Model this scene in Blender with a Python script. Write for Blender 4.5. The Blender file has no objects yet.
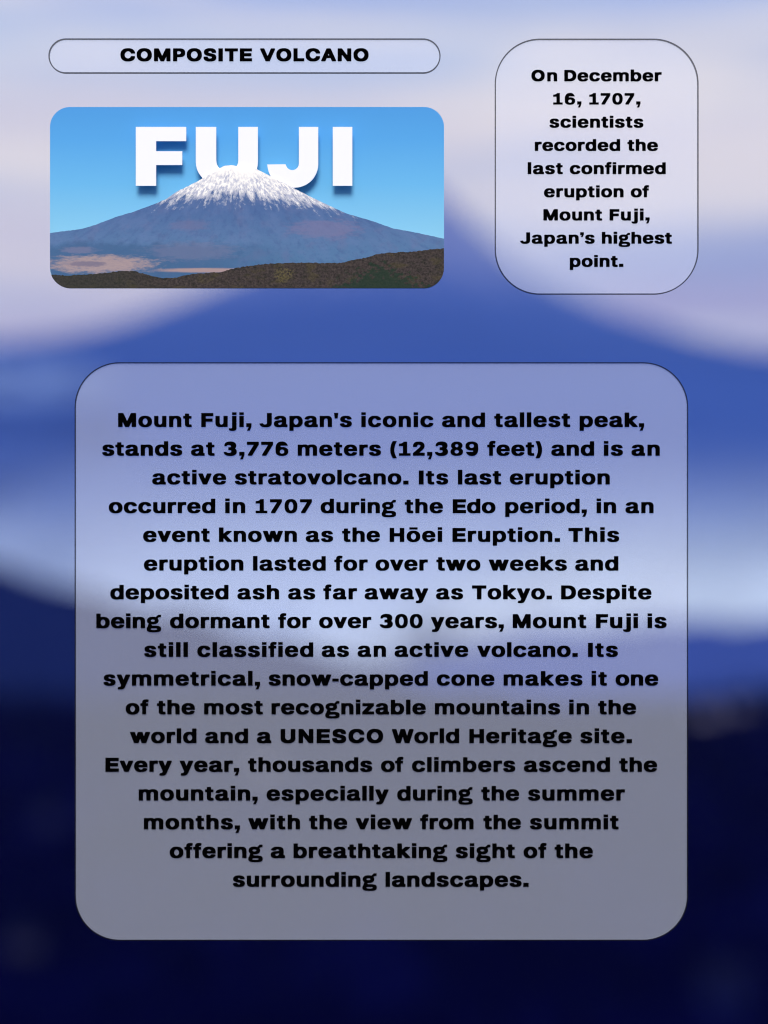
import bpy, math, random, json
import numpy as np

scene = bpy.context.scene
COL = scene.collection
R = math.radians

# ------------------------------------------------------------------ camera
# The camera stands on a hill top at the origin, looking level along +Y.
# One millimetre at the panels (1.4 m away) is one pixel of the photograph.
D = 1.4
cam = bpy.data.cameras.new('camera')
cam.sensor_fit = 'VERTICAL'; cam.sensor_height = 36.0
cam.lens = 36.0 * D / 1.024
cam.clip_start = 0.05; cam.clip_end = 120000
cam.dof.use_dof = True
cam.dof.focus_distance = D - 0.0005
cam.dof.aperture_fstop = 1.02
cam_o = bpy.data.objects.new('camera', cam); COL.objects.link(cam_o)
cam_o.rotation_euler = (R(90), 0, 0)
scene.camera = cam_o

# ------------------------------------------------------------------ view, sky and sun
scene.view_settings.view_transform = 'Standard'
scene.view_settings.look = 'None'
scene.view_settings.exposure = 1.25
scene.view_settings.gamma = 1.0
scene.view_settings.use_curve_mapping = False
scene.cycles.use_denoising = True
scene.cycles.pixel_filter_type = 'BLACKMAN_HARRIS'; scene.cycles.filter_width = 1.15
scene.cycles.transparent_max_bounces = 24
scene.cycles.max_bounces = 6
scene.cycles.volume_bounces = 0

SUN_EL, SUN_AZ = 43.0, 181.0            # azimuth from +Y (clockwise): behind the camera
def srgb(r, g, b):
    f = lambda v: (v/255/12.92) if v/255 <= .04045 else ((v/255 + .055)/1.055)**2.4
    return (f(r), f(g), f(b), 1.0)

class NT:
    """tiny node builder"""
    def __init__(s, tree):
        s.t = tree; s.n = tree.nodes; s.l = tree.links
    def new(s, kind, **kw):
        n = s.n.new(kind)
        for k, v in kw.items(): setattr(n, k, v)
        return n
    def put(s, sock, v):
        if hasattr(v, 'is_output') or isinstance(v, bpy.types.NodeSocket): s.l.new(v, sock)
        else: sock.default_value = v
    def math(s, op, a, b=0.0, c=0.0, clamp=False):
        n = s.new('ShaderNodeMath', operation=op, use_clamp=clamp)
        s.put(n.inputs[0], a); s.put(n.inputs[1], b); s.put(n.inputs[2], c)
        return n.outputs[0]
    def noise(s, vec, scale, detail=4, rough=.55):
        n = s.new('ShaderNodeTexNoise')
        s.put(n.inputs['Vector'], vec); n.inputs['Scale'].default_value = scale
        n.inputs['Detail'].default_value = detail; n.inputs['Roughness'].default_value = rough
        return n.outputs['Fac']
    def mapping(s, vec, scale=(1,1,1), loc=(0,0,0), rot=(0,0,0)):
        n = s.new('ShaderNodeMapping'); s.put(n.inputs['Vector'], vec)
        n.inputs['Scale'].default_value = scale; n.inputs['Location'].default_value = loc
        n.inputs['Rotation'].default_value = rot
        return n.outputs[0]
    def ramp(s, fac, stops, interp='LINEAR'):
        n = s.new('ShaderNodeValToRGB'); s.put(n.inputs[0], fac)
        cr = n.color_ramp; cr.interpolation = interp
        cr.elements.remove(cr.elements[1])
        for i, (p, c) in enumerate(stops):
            e = cr.elements[0] if i == 0 else cr.elements.new(p)
            if i == 0: e.position = p
            e.color = c if len(c) == 4 else (*c, 1)
        return n.outputs[0]
    def mix(s, fac, a, b, mode='MIX'):
        n = s.new('ShaderNodeMix', data_type='RGBA', blend_type=mode)
        s.put(n.inputs[0], fac); s.put(n.inputs[6], a); s.put(n.inputs[7], b)
        return n.outputs[2]
    def sep(s, vec):
        n = s.new('ShaderNodeSeparateXYZ'); s.put(n.inputs[0], vec); return n.outputs
    def smooth(s, v, a, b):
        n = s.new('ShaderNodeMapRange', interpolation_type='SMOOTHSTEP')
        s.put(n.inputs[0], v); s.put(n.inputs[1], a); s.put(n.inputs[2], b)
        n.inputs[3].default_value = 0.0; n.inputs[4].default_value = 1.0
        return n.outputs[0]

world = bpy.data.worlds.new('World'); scene.world = world; world.use_nodes = True
w = NT(world.node_tree); w.n.clear()
sky = w.new('ShaderNodeTexSky', sky_type='NISHITA')
sky.sun_disc = False; sky.sun_elevation = R(SUN_EL); sky.sun_rotation = R(SUN_AZ)
sky.air_density = 1.0; sky.dust_density = 1.5; sky.ozone_density = 1.5
tc = w.new('ShaderNodeTexCoord').outputs['Generated']
sx, sy_, sz = w.sep(tc)
# streaked cloud: elevation, disturbed by stretched noise
nz = w.noise(w.mapping(tc, (2.2, 2.2, 14)), 2.0, 3, .5)
el = w.math('ADD', sz, w.math('MULTIPLY', w.math('SUBTRACT', nz, .5), .075))
def e(row): t = (512 - row)/1400; return t/math.sqrt(1 + t*t)
SKY_LEFT = [(0.0, srgb(150,160,205)), (e(400), srgb(172,174,208)), (e(345), srgb(190,183,205)), (e(300), srgb(202,193,208)),
            (e(245), srgb(214,207,216)), (e(170), srgb(220,213,219)), (e(120), srgb(211,207,219)), (e(85), srgb(197,203,224)),
            (e(45), srgb(186,199,226)), (e(-5), srgb(164,180,224)), (.46, srgb(140,160,215)), (1.0, srgb(120,145,205))]
SKY_RIGHT = [(0.0, srgb(140,150,205)), (e(370), srgb(154,160,205)), (e(335), srgb(172,168,202)), (e(305), srgb(176,169,200)),
             (e(274), srgb(156,165,204)), (e(246), srgb(174,180,210)), (e(226), srgb(226,220,223)), (e(165), srgb(229,221,222)),
             (e(120), srgb(224,217,223)), (e(90), srgb(210,211,224)), (e(60), srgb(186,199,226)), (e(-5), srgb(161,178,224)), (.46, srgb(140,160,215)), (1.0, srgb(120,145,205))]
cl = w.mix(w.smooth(sx, -.06, .2), w.ramp(el, SKY_LEFT), w.ramp(el, SKY_RIGHT))
# long thin streaks of brighter and greyer cloud
s1 = w.noise(w.mapping(tc, (1.1, 1.1, 15)), 2.0, 4, .5); s2 = w.noise(w.mapping(tc, (1.3, 1.3, 13), (3, 1, 7)), 2.0, 4, .5)
cl = w.mix(w.math('MULTIPLY', w.smooth(s1, .48, .62), .7), cl, srgb(238,229,224))
cl = w.mix(w.math('MULTIPLY', w.smooth(s2, .52, .66), .55), cl, srgb(176,186,216))
bg1 = w.new('ShaderNodeBackground'); w.l.new(sky.outputs[0], bg1.inputs[0]); bg1.inputs[1].default_value = 0.1
bg2 = w.new('ShaderNodeBackground'); w.l.new(cl, bg2.inputs[0]); bg2.inputs[1].default_value = 0.475
ms = w.new('ShaderNodeMixShader')
w.put(ms.inputs[0], w.smooth(sz, 1.1, .35))     # cloud cover thins out towards the zenith
w.l.new(bg1.outputs[0], ms.inputs[1]); w.l.new(bg2.outputs[0], ms.inputs[2])
wo = w.new('ShaderNodeOutputWorld'); w.l.new(ms.outputs[0], wo.inputs[0])

sun = bpy.data.lights.new('sun', 'SUN'); sun.energy = 1.5; sun.angle = R(28); sun.color = (1, .96, .90)
sun_o = bpy.data.objects.new('sun', sun); COL.objects.link(sun_o)
sun_o.rotation_euler = (R(90 - SUN_EL), 0, R(180 - SUN_AZ))   # light travels forward and down

SHEET = 0.13                      # share of light each face of a frosted sheet scatters
PRINT_GAIN = (1.1, 1.05, .90)

# ------------------------------------------------------------------ helpers
def mesh(name, verts, faces, mat=None, parent=None, smooth=False):
    m = bpy.data.meshes.new(name)
    m.from_pydata([tuple(map(float, v)) for v in verts], [], [tuple(map(int, f)) for f in faces])
    m.update()
    if smooth: m.polygons.foreach_set('use_smooth', [True]*len(m.polygons))
    if mat: m.materials.append(mat)
    o = bpy.data.objects.new(name, m); COL.objects.link(o)
    if parent: o.parent = parent
    return o
def empty(name, loc=(0,0,0)):
    o = bpy.data.objects.new(name, None); o.location = loc; o.empty_display_size = .05
    COL.objects.link(o); return o
def tag(o, label, cat=None, group=None, kind=None):
    o['label'] = label
    if cat: o['category'] = cat
    if group: o['group'] = group
    if kind: o['kind'] = kind
    return o
def diffuse(name, col, rough=.9, spec=.0):
    m = bpy.data.materials.new(name); m.use_nodes = True
    b = m.node_tree.nodes['Principled BSDF']
    b.inputs['Base Color'].default_value = col if len(col) == 4 else (*col, 1)
    b.inputs['Roughness'].default_value = rough
    b.inputs['Specular IOR Level'].default_value = spec
    return m
def nodemat(name, rough=.95, spec=0.0):
    m = diffuse(name, (.5,.5,.5), rough, spec); n = NT(m.node_tree)
    return m, n, m.node_tree.nodes['Principled BSDF']
def interp(x, pts): return np.interp(x, [p[0] for p in pts], [p[1] for p in pts])

# 2-D outlines (with holes) -> solid slabs; outline x,y become world x,z
def slab_arrays(loops, depth):
    c = bpy.data.curves.new('outline', 'CURVE'); c.dimensions = '2D'; c.fill_mode = 'BOTH'; c.extrude = depth/2
    for L in loops:
        s = c.splines.new('POLY'); s.points.add(len(L) - 1)
        for p, q in zip(s.points, L): p.co = (q[0], q[1], 0, 1)
        s.use_cyclic_u = True
    o = bpy.data.objects.new('outline', c); COL.objects.link(o)
    dg = bpy.context.evaluated_depsgraph_get()
    m = bpy.data.meshes.new_from_object(o.evaluated_get(dg))
    v = np.empty(len(m.vertices)*3); m.vertices.foreach_get('co', v); v = v.reshape(-1, 3)
    f = [tuple(p.vertices) for p in m.polygons]
    bpy.data.objects.remove(o); bpy.data.curves.remove(c); bpy.data.meshes.remove(m)
    return v, f
def slab(name, loops, y0, y1, mat, parent=None):
    """solid plate, outline in metres in the upright plane, front face at y0, back at y1"""
    v, f = slab_arrays(loops, y1 - y0)
    vv = np.stack([v[:,0], (y0 + y1)/2 - v[:,2], v[:,1]], 1)
    return mesh(name, vv, f, mat, parent)
def P(px, py): return ((px - 384)/1000.0, (512 - py)/1000.0)
def rrect(x0, y0, x1, y1, r, n=20):
    pts = []
    for cx, cy, a0 in ((x1-r, y0+r, -90), (x1-r, y1-r, 0), (x0+r, y1-r, 90), (x0+r, y0+r, 180)):
        for k in range(n + 1):
            a = R(a0 + 90*k/n); pts.append(P(cx + r*math.cos(a), cy + r*math.sin(a)))
    return pts

# ------------------------------------------------------------------ the ground: hill top, dark slope, valley
RIDGE = [(-2500,640), (-900,650), (-400,665), (-120,676), (0,682), (80,684), (200,680), (300,684), (380,686), (480,687),
         (560,688), (650,684), (768,677), (900,682), (1300,650), (3000,630)]
def ground_h(x, y):
    x = np.asarray(x, float); y = np.asarray(y, float)
    yy = np.maximum(y, 1.0)
    px = np.clip(384 + 1400*x/yy, -2500, 3000)
    zr = (512 - interp(px, RIDGE) - 14)/1400*700
    t = np.clip((y - 200)/500, 0, 1); t = t*t*(3 - 2*t)
    near = -1.6 - .42*np.clip(y, 0, 200)
    z = near*(1 - t) + zr*t
    z = np.where(y > 700, np.maximum(zr - (y - 700)*.28, -720), z)
    r = np.hypot(x, y)
    nz = np.sin(x*.021+1.3)*np.cos(y*.017) + .6*np.sin(x*.057+y*.043) + .35*np.sin(x*.11-y*.13+2)
    z = z + nz*2.2*np.clip((r - 40)/200, 0, 1)*np.clip(1 - (r - 900)/800, .15, 1)
    return np.where(y <= 0, -1.6 - .004*y*y*np.clip(1/(1+np.abs(y)*.05), 0, 1)*.3, z)
rad = np.concatenate([[0], np.geomspace(.6, 20500, 190)]); na = 360
V = [(0, 0, -1.6)]; F = []
for r in rad[1:]:
    a = np.arange(na)*2*math.pi/na
    X, Y = r*np.cos(a), r*np.sin(a); Z = ground_h(X, Y)
    V += list(zip(X, Y, Z))
for k in range(na): F.append((0, 1 + k, 1 + (k+1) % na))
for i in range(len(rad) - 2):
    b0, b1 = 1 + i*na, 1 + (i+1)*na
    for k in range(na):
        k2 = (k+1) % na; F.append((b0+k, b1+k, b1+k2, b0+k2))
m, n, b = nodemat('dark_hillside')
geo = n.new('ShaderNodeNewGeometry').outputs['Position']
n.put(b.inputs['Base Color'], n.mix(n.smooth(n.noise(geo, .03, 6), .4, .65), (.0004,.0006,.014,1), (.001,.0014,.028,1)))
g = mesh('ground', V, F, m, smooth=True); tag(g, 'dark navy hillside falling away below the panels to the valley', 'ground', kind='structure')

# dark conifer wood over the slope: reads as one mass
rng = np.random.default_rng(7)
TV = []; TF = []
def add_tree(x, y, z, h, rr):
    ns = 7
    base = len(TV)
    for k in range(4):                                   # thin trunk
        a = k*math.pi/2; TV.append((x + .05*h*math.cos(a)*.5, y + .05*h*math.sin(a)*.5, z - 1)); TV.append((x + .01*h*math.cos(a), y + .01*h*math.sin(a), z + h*.5))
    for k in range(4):
        k2 = (k+1) % 4; TF.append((base+2*k, base+2*k2, base+2*k2+1, base+2*k+1))
    for tier in range(4):                                # ragged tiers of drooping boughs
        z0 = z + h*(.14 + .2*tier); z1 = z0 + h*(.34 if tier < 3 else .28); r0 = rr*(1 - .22*tier)
        i0 = len(TV); off = rng.random()*6
        for k in range(ns*2):
            a = off + k*math.pi/ns; q = r0*(1.0 if k % 2 == 0 else .55)*(.8 + .4*rng.random())
            TV.append((x + q*math.cos(a), y + q*math.sin(a), z0 - (0.05*h if k % 2 == 0 else 0)))
        TV.append((x, y, z1)); top = len(TV) - 1
        for k in range(ns*2): TF.append((i0 + k, i0 + (k+1) % (ns*2), top))
HUTS = [(25, 950), (50, 822), (265, 770), (165, 785), (706, 716), (740, 712), (722, 1000)]
def hit(px, py):
    d = np.geomspace(30, 3000, 6000)
    z = (512 - py)/1400*d; x = (px - 384)/1400*d
    below = z < ground_h(x, d); k = np.argmax(below) if below.any() else np.argmin(np.abs(d - 640)); return x[k], d[k], float(ground_h(x[k], d[k]))
hut_at = [hit(*h) for h in HUTS]
count = 0
while count < 2300:
    y = 60 + 720*math.sqrt(rng.random()); x = (rng.random()*2 - 1)*(.42*y + 60)
    skip = False
    for hx, hy, hz in hut_at:                            # clearings in front of the huts
        if abs(x - hx*y/hy) < 9 and hy - 45 < y < hy + 7: skip = True
    if skip: continue
    h = 5 + 5*rng.random()
    add_tree(x, y, float(ground_h(x, y)), h, h*.24); count += 1
m, n, b = nodemat('dark_conifer')
geo = n.new('ShaderNodeNewGeometry').outputs['Position']
n.put(b.inputs['Base Color'], n.mix(n.smooth(n.noise(geo, .08, 4), .35, .65), (.0003,.0006,.014,1), (.0008,.0014,.026,1)))
f = mesh('forest', TV, TF, m); tag(f, 'dark conifer wood covering the near slope as one mass', 'forest', kind='stuff')

# mid-distance blue hill on the right, 3 km away
def far_hill(prof, y0, depth, col, lab, name='hill'):
    xs = np.linspace(prof[0][0], prof[-1][0], 160)
    V = []; F = []; rows = 14
    for j in range(rows + 1):
        t = j/rows; y = y0 + depth*t
        for px in xs:
            x = (px - 384)/1400*y0
            top = (512 - np.interp(px, [p[0] for p in prof], [p[1] for p in prof]))/1400*y0
            s = math.sin(math.pi*min(t*1.0, 1))**.8
            V.append((x, y, -730 + (top + 730)*s + s*6*math.sin(x*.02 + j) + s*4*math.sin(x*.051 - j*1.7)))
    nx = len(xs)
    for j in range(rows):
        for i in range(nx - 1): F.append((j*nx+i, j*nx+i+1, (j+1)*nx+i+1, (j+1)*nx+i))
    m, n, b = nodemat(name + '_wood')
    geo = n.new('ShaderNodeNewGeometry').outputs['Position']
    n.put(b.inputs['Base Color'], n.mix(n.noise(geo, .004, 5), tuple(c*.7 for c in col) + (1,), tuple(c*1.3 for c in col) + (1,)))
    o = mesh(name, V, F, m, smooth=True); return tag(o, lab, 'hill', kind='structure')
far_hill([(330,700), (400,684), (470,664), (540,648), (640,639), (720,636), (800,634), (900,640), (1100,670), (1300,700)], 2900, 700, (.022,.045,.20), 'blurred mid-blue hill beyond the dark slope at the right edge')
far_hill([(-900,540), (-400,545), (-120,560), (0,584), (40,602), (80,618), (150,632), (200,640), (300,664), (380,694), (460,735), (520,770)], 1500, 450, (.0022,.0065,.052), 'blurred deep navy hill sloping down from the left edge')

# ------------------------------------------------------------------ the mountain, 12 km away
MY = 12000.0; S = MY/1400; PXC = 402
RIGHT = [(0,176), (14,178), (40,194), (48,203), (80,236), (118,272), (160,299), (218,328), (298,358), (366,381), (500,410), (600,428), (720,450), (820,590)]
LEFT = [(0,176), (14,178), (45,208), (100,258), (187,299), (239,322), (302,347), (402,373), (520,396), (640,415), (740,440), (820,590)]
def mtn():
    nr, nt = 150, 360
    rs = np.concatenate([[0], np.geomspace(6, 820, nr)])
    V = []; F = []
    for i, r in enumerate(rs):
        for k in range(nt):
            th = 2*math.pi*k/nt
            wgt = .5 + .5*math.cos(th)
            row = wgt*np.interp(r, *zip(*RIGHT)) + (1 - wgt)*np.interp(r, *zip(*LEFT))
            amp = min(r/160, 1)
            gully = (math.sin(th*23 + 1.5*math.sin(r*.02)) + .7*math.sin(th*41 + r*.013) + .5*math.sin(th*71 - r*.03))*3.0*amp*math.exp(-r/520)
            gully += 5*math.sin(th*5 + r*.011)*min(r/400, 1)
            crater = 5*math.cos(th*4 + .6) * (1 if r < 20 else math.exp(-(r-20)/12))
            V.append((r*math.cos(th)*S + (PXC - 384)*S, MY + r*math.sin(th)*S, (512 - row + gully*abs(math.sin(th))**.5 + crater*.6)*S))
    for i in range(nr):
        for k in range(nt):
            k2 = (k+1) % nt; F.append((i*nt+k, (i+1)*nt+k, (i+1)*nt+k2, i*nt+k2))
    m, n, b = nodemat('mountain_rock_and_snow')
    geo = n.new('ShaderNodeNewGeometry').outputs['Position']
    x, y, z = n.sep(geo)
    # angle round the summit -> streaks that run down the slope
    dx = n.math('SUBTRACT', x, (PXC - 384)*S); dy = n.math('SUBTRACT', y, MY)
    ang = n.math('ARCTAN2', dy, dx)
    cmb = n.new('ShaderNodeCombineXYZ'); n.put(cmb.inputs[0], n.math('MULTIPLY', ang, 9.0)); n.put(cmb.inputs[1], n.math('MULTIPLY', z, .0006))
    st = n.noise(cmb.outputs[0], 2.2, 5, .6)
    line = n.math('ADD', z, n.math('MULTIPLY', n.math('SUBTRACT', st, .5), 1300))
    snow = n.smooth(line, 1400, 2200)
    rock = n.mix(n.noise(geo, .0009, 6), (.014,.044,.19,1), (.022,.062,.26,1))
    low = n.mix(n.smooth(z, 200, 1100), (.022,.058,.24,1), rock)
    n.put(b.inputs['Base Color'], n.mix(snow, low, (.10,.13,.29,1)))  # snow is a dull blue: shade and veiling haze put into its colour
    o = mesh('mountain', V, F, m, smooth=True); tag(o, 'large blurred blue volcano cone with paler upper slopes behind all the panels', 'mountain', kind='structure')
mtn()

# ------------------------------------------------------------------ mist lying in the valley and at the mountain's foot
def mist_bank(lab, px0, px1, row_top, row_bot, y, thick, col, seed, alpha=1.0):
    rr = random.Random(seed); k = y/1400
    cx, hw = ((px0+px1)/2 - 384)*k, (px1-px0)/2*k
    zt, zb = (512-row_top)*k, (512-row_bot)*k
    ph = [rr.random()*6.28 for _ in range(8)]
    nu, nv = 120, 28; V = []; F = []
    for j in range(nv + 1):
        v = math.pi*j/nv
        for i in range(nu):
            u = 2*math.pi*i/nu
            d = 1 + .10*math.sin(7*u + ph[0]) + .07*math.sin(13*u + ph[1] + 3*v) + .05*math.sin(23*u + 5*v + ph[2])
            X = hw*math.cos(u)*abs(math.sin(v))**.6*(1 + .05*math.sin(5*v + ph[3])); Yv = thick*math.sin(u)*math.sin(v)*d
            Z = (zt-zb)/2*math.cos(v)*(1 + .12*math.sin(X/hw*9 + ph[4]) + .08*math.sin(X/hw*21 + ph[5]))
            V.append((cx + X, y + Yv, (zt+zb)/2 + Z))
    for j in range(nv):
        for i in range(nu):
            i2 = (i+1) % nu; F.append((j*nu+i, j*nu+i2, (j+1)*nu+i2, (j+1)*nu+i))
    m = bpy.data.materials.new('mist'); m.use_nodes = True; n = NT(m.node_tree); n.n.clear()
    geo = n.new('ShaderNodeNewGeometry').outputs['Position']; z = n.sep(geo)[2]
    dif = n.new('ShaderNodeBsdfDiffuse'); n.put(dif.inputs[0], (*col, 1)); tr = n.new('ShaderNodeBsdfTransparent')
    # thins out towards the top of the bank and where the wisps open
    dens = n.math('MULTIPLY', n.smooth(z, zt, zt - (zt-zb)*.5), alpha)
    dens = n.math('MULTIPLY', dens, n.smooth(z, zb, zb + (zt-zb)*.5))
    dens = n.math('MULTIPLY', dens, n.smooth(n.noise(n.mapping(geo, (1/k/300, 1/k/300, 1/k/60)), 1.0, 3), .15, .5), clamp=True)
    mx = n.new('ShaderNodeMixShader'); n.put(mx.inputs[0], dens); n.l.new(tr.outputs[0], mx.inputs[1]); n.l.new(dif.outputs[0], mx.inputs[2])
    n.l.new(mx.outputs[0], n.new('ShaderNodeOutputMaterial').inputs[0])
    o = mesh('mist', V, F, m, smooth=True); return tag(o, lab, 'mist', kind='stuff')
mist_bank('thin pale blue mist veiling the foot of the mountain', -500, 1300, 345, 760, 7200, 900, (.30,.40,.60), 1, .75)
mist_bank('broad pale mist filling the valley behind the large panel', -350, 1150, 432, 860, 5200, 800, (.40,.49,.64), 2, .95)
mist_bank('faint light blue wisp on the mountain slope at the left edge', -260, 110, 352, 410, 5500, 260, (.22,.32,.56), 5, .55)
mist_bank('pale blue mist lying low above the navy hill on the left', -420, 330, 562, 800, 4400, 500, (.34,.43,.64), 3)
mist_bank('bright pale mist lying low above the blue hill on the right', 430, 1250, 505, 760, 4200, 400, (.42,.50,.62), 4)

# ------------------------------------------------------------------ haze
def box(name, x0, x1, y0, y1, z0, z1):
    v = [(x, y, z) for x in (x0, x1) for y in (y0, y1) for z in (z0, z1)]
    f = [(0,1,3,2), (4,6,7,5), (0,4,5,1), (2,3,7,6), (0,2,6,4), (1,5,7,3)]
    return mesh(name, v, f)
HAZE = 2.2e-5
if HAZE:
    hz = box('haze', -21000, 21000, -21000, 21500, -745, 3300); tag(hz, 'even bluish haze filling the air of the whole valley', 'haze', kind='stuff')
    m = bpy.data.materials.new('haze'); m.use_nodes = True; n = NT(m.node_tree); n.n.clear()
    pv = n.new('ShaderNodeVolumePrincipled')
    pv.inputs['Color'].default_value = (.38, .52, 1, 1); pv.inputs['Density'].default_value = HAZE; pv.inputs['Anisotropy'].default_value = 0.1
    n.l.new(pv.outputs[0], n.new('ShaderNodeOutputMaterial').inputs['Volume'])
    hz.data.materials.append(m)

# ------------------------------------------------------------------ small huts on the dark slope
HUT_LABEL = ['pale blurred hut near the left edge, lowest hut on the left side',
             'dim hut on the dark slope left of the large panel, above the lowest left one',
             'pale hut behind the large panel, seen through the line beginning Every year',
             'faint hut behind the large panel near its left side, below the line beginning Every',
             'left grey hut of the pair right of the large panel, below the blue hill',
             'right grey hut of the pair below the blue hill, nearest the right edge',
             'dim bluish hut on the dark slope in the bottom right corner']
HUT_COL = [(.022,.023,.062), (.013,.015,.052), (.26,.235,.23), (.10,.095,.11), (.17,.165,.24), (.17,.165,.24), (.006,.009,.070)]
HUT_W = [6.0, 6.0, 6.5, 6.0, 9.5, 9.5, 8.0]
roof_m = diffuse('dark_roof', (.003,.004,.022)); door_m = diffuse('hut_door', (.002,.003,.016)); pane_m = diffuse('hut_pane', (.002,.003,.016), .25, .2)
def bxv(x0, x1, y0, y1, z0, z1):
    return [(x, y, z) for x in (x0, x1) for y in (y0, y1) for z in (z0, z1)], [(0,1,3,2), (4,6,7,5), (0,4,5,1), (2,3,7,6), (0,2,6,4), (1,5,7,3)]
for (hx, hy, hz_), lab, colr, wd in zip(hut_at, HUT_LABEL, HUT_COL, HUT_W):
    root = empty('hut', (hx, hy, hz_)); tag(root, lab, 'hut', 'small huts on the dark hillside')
    hw_, dp, ht = wd/2, wd*.4, wd*.55
    wm = diffuse('hut_wall', colr)
    v = [(-hw_,-dp,-1), (hw_,-dp,-1), (hw_,dp,-1), (-hw_,dp,-1), (-hw_,-dp,ht), (hw_,-dp,ht), (hw_,dp,ht), (-hw_,dp,ht), (-hw_,0,ht*1.45), (hw_,0,ht*1.45)]
    f = [(0,1,5,4), (1,2,6,9,5), (2,3,7,6), (3,0,4,8,7), (0,3,2,1), (4,5,9,8), (6,7,8,9)]
    mesh('wall', v, f, wm, root)
    o_ = wd*.08; t_ = wd*.04
    rv = []
    for x in (-hw_-o_, hw_+o_):
        rv += [(x,-dp-o_,ht-o_*.5+.05), (x,0,ht*1.45+.06), (x,dp+o_,ht-o_*.5+.05), (x,dp+o_,ht-o_*.5+.05+t_), (x,0,ht*1.45+.06+t_), (x,-dp-o_,ht-o_*.5+.05+t_)]
    rf = [(0,1,2,3,4,5)[::-1], (6,7,8,9,10,11)] + [(k, (k+1) % 6, (k+1) % 6 + 6, k+6) for k in range(6)]
    mesh('roof', rv, rf, roof_m, root)
    v, f = bxv(-wd*.1, wd*.1, -dp-.06, -dp-.005, 0, ht*.75); mesh('door', v, f, door_m, root)
    for s in (-1, 1):
        v, f = bxv(s*hw_*.62-wd*.08, s*hw_*.62+wd*.08, -dp-.05, -dp-.005, ht*.4, ht*.75); mesh('window', v, f, pane_m, root)


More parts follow.
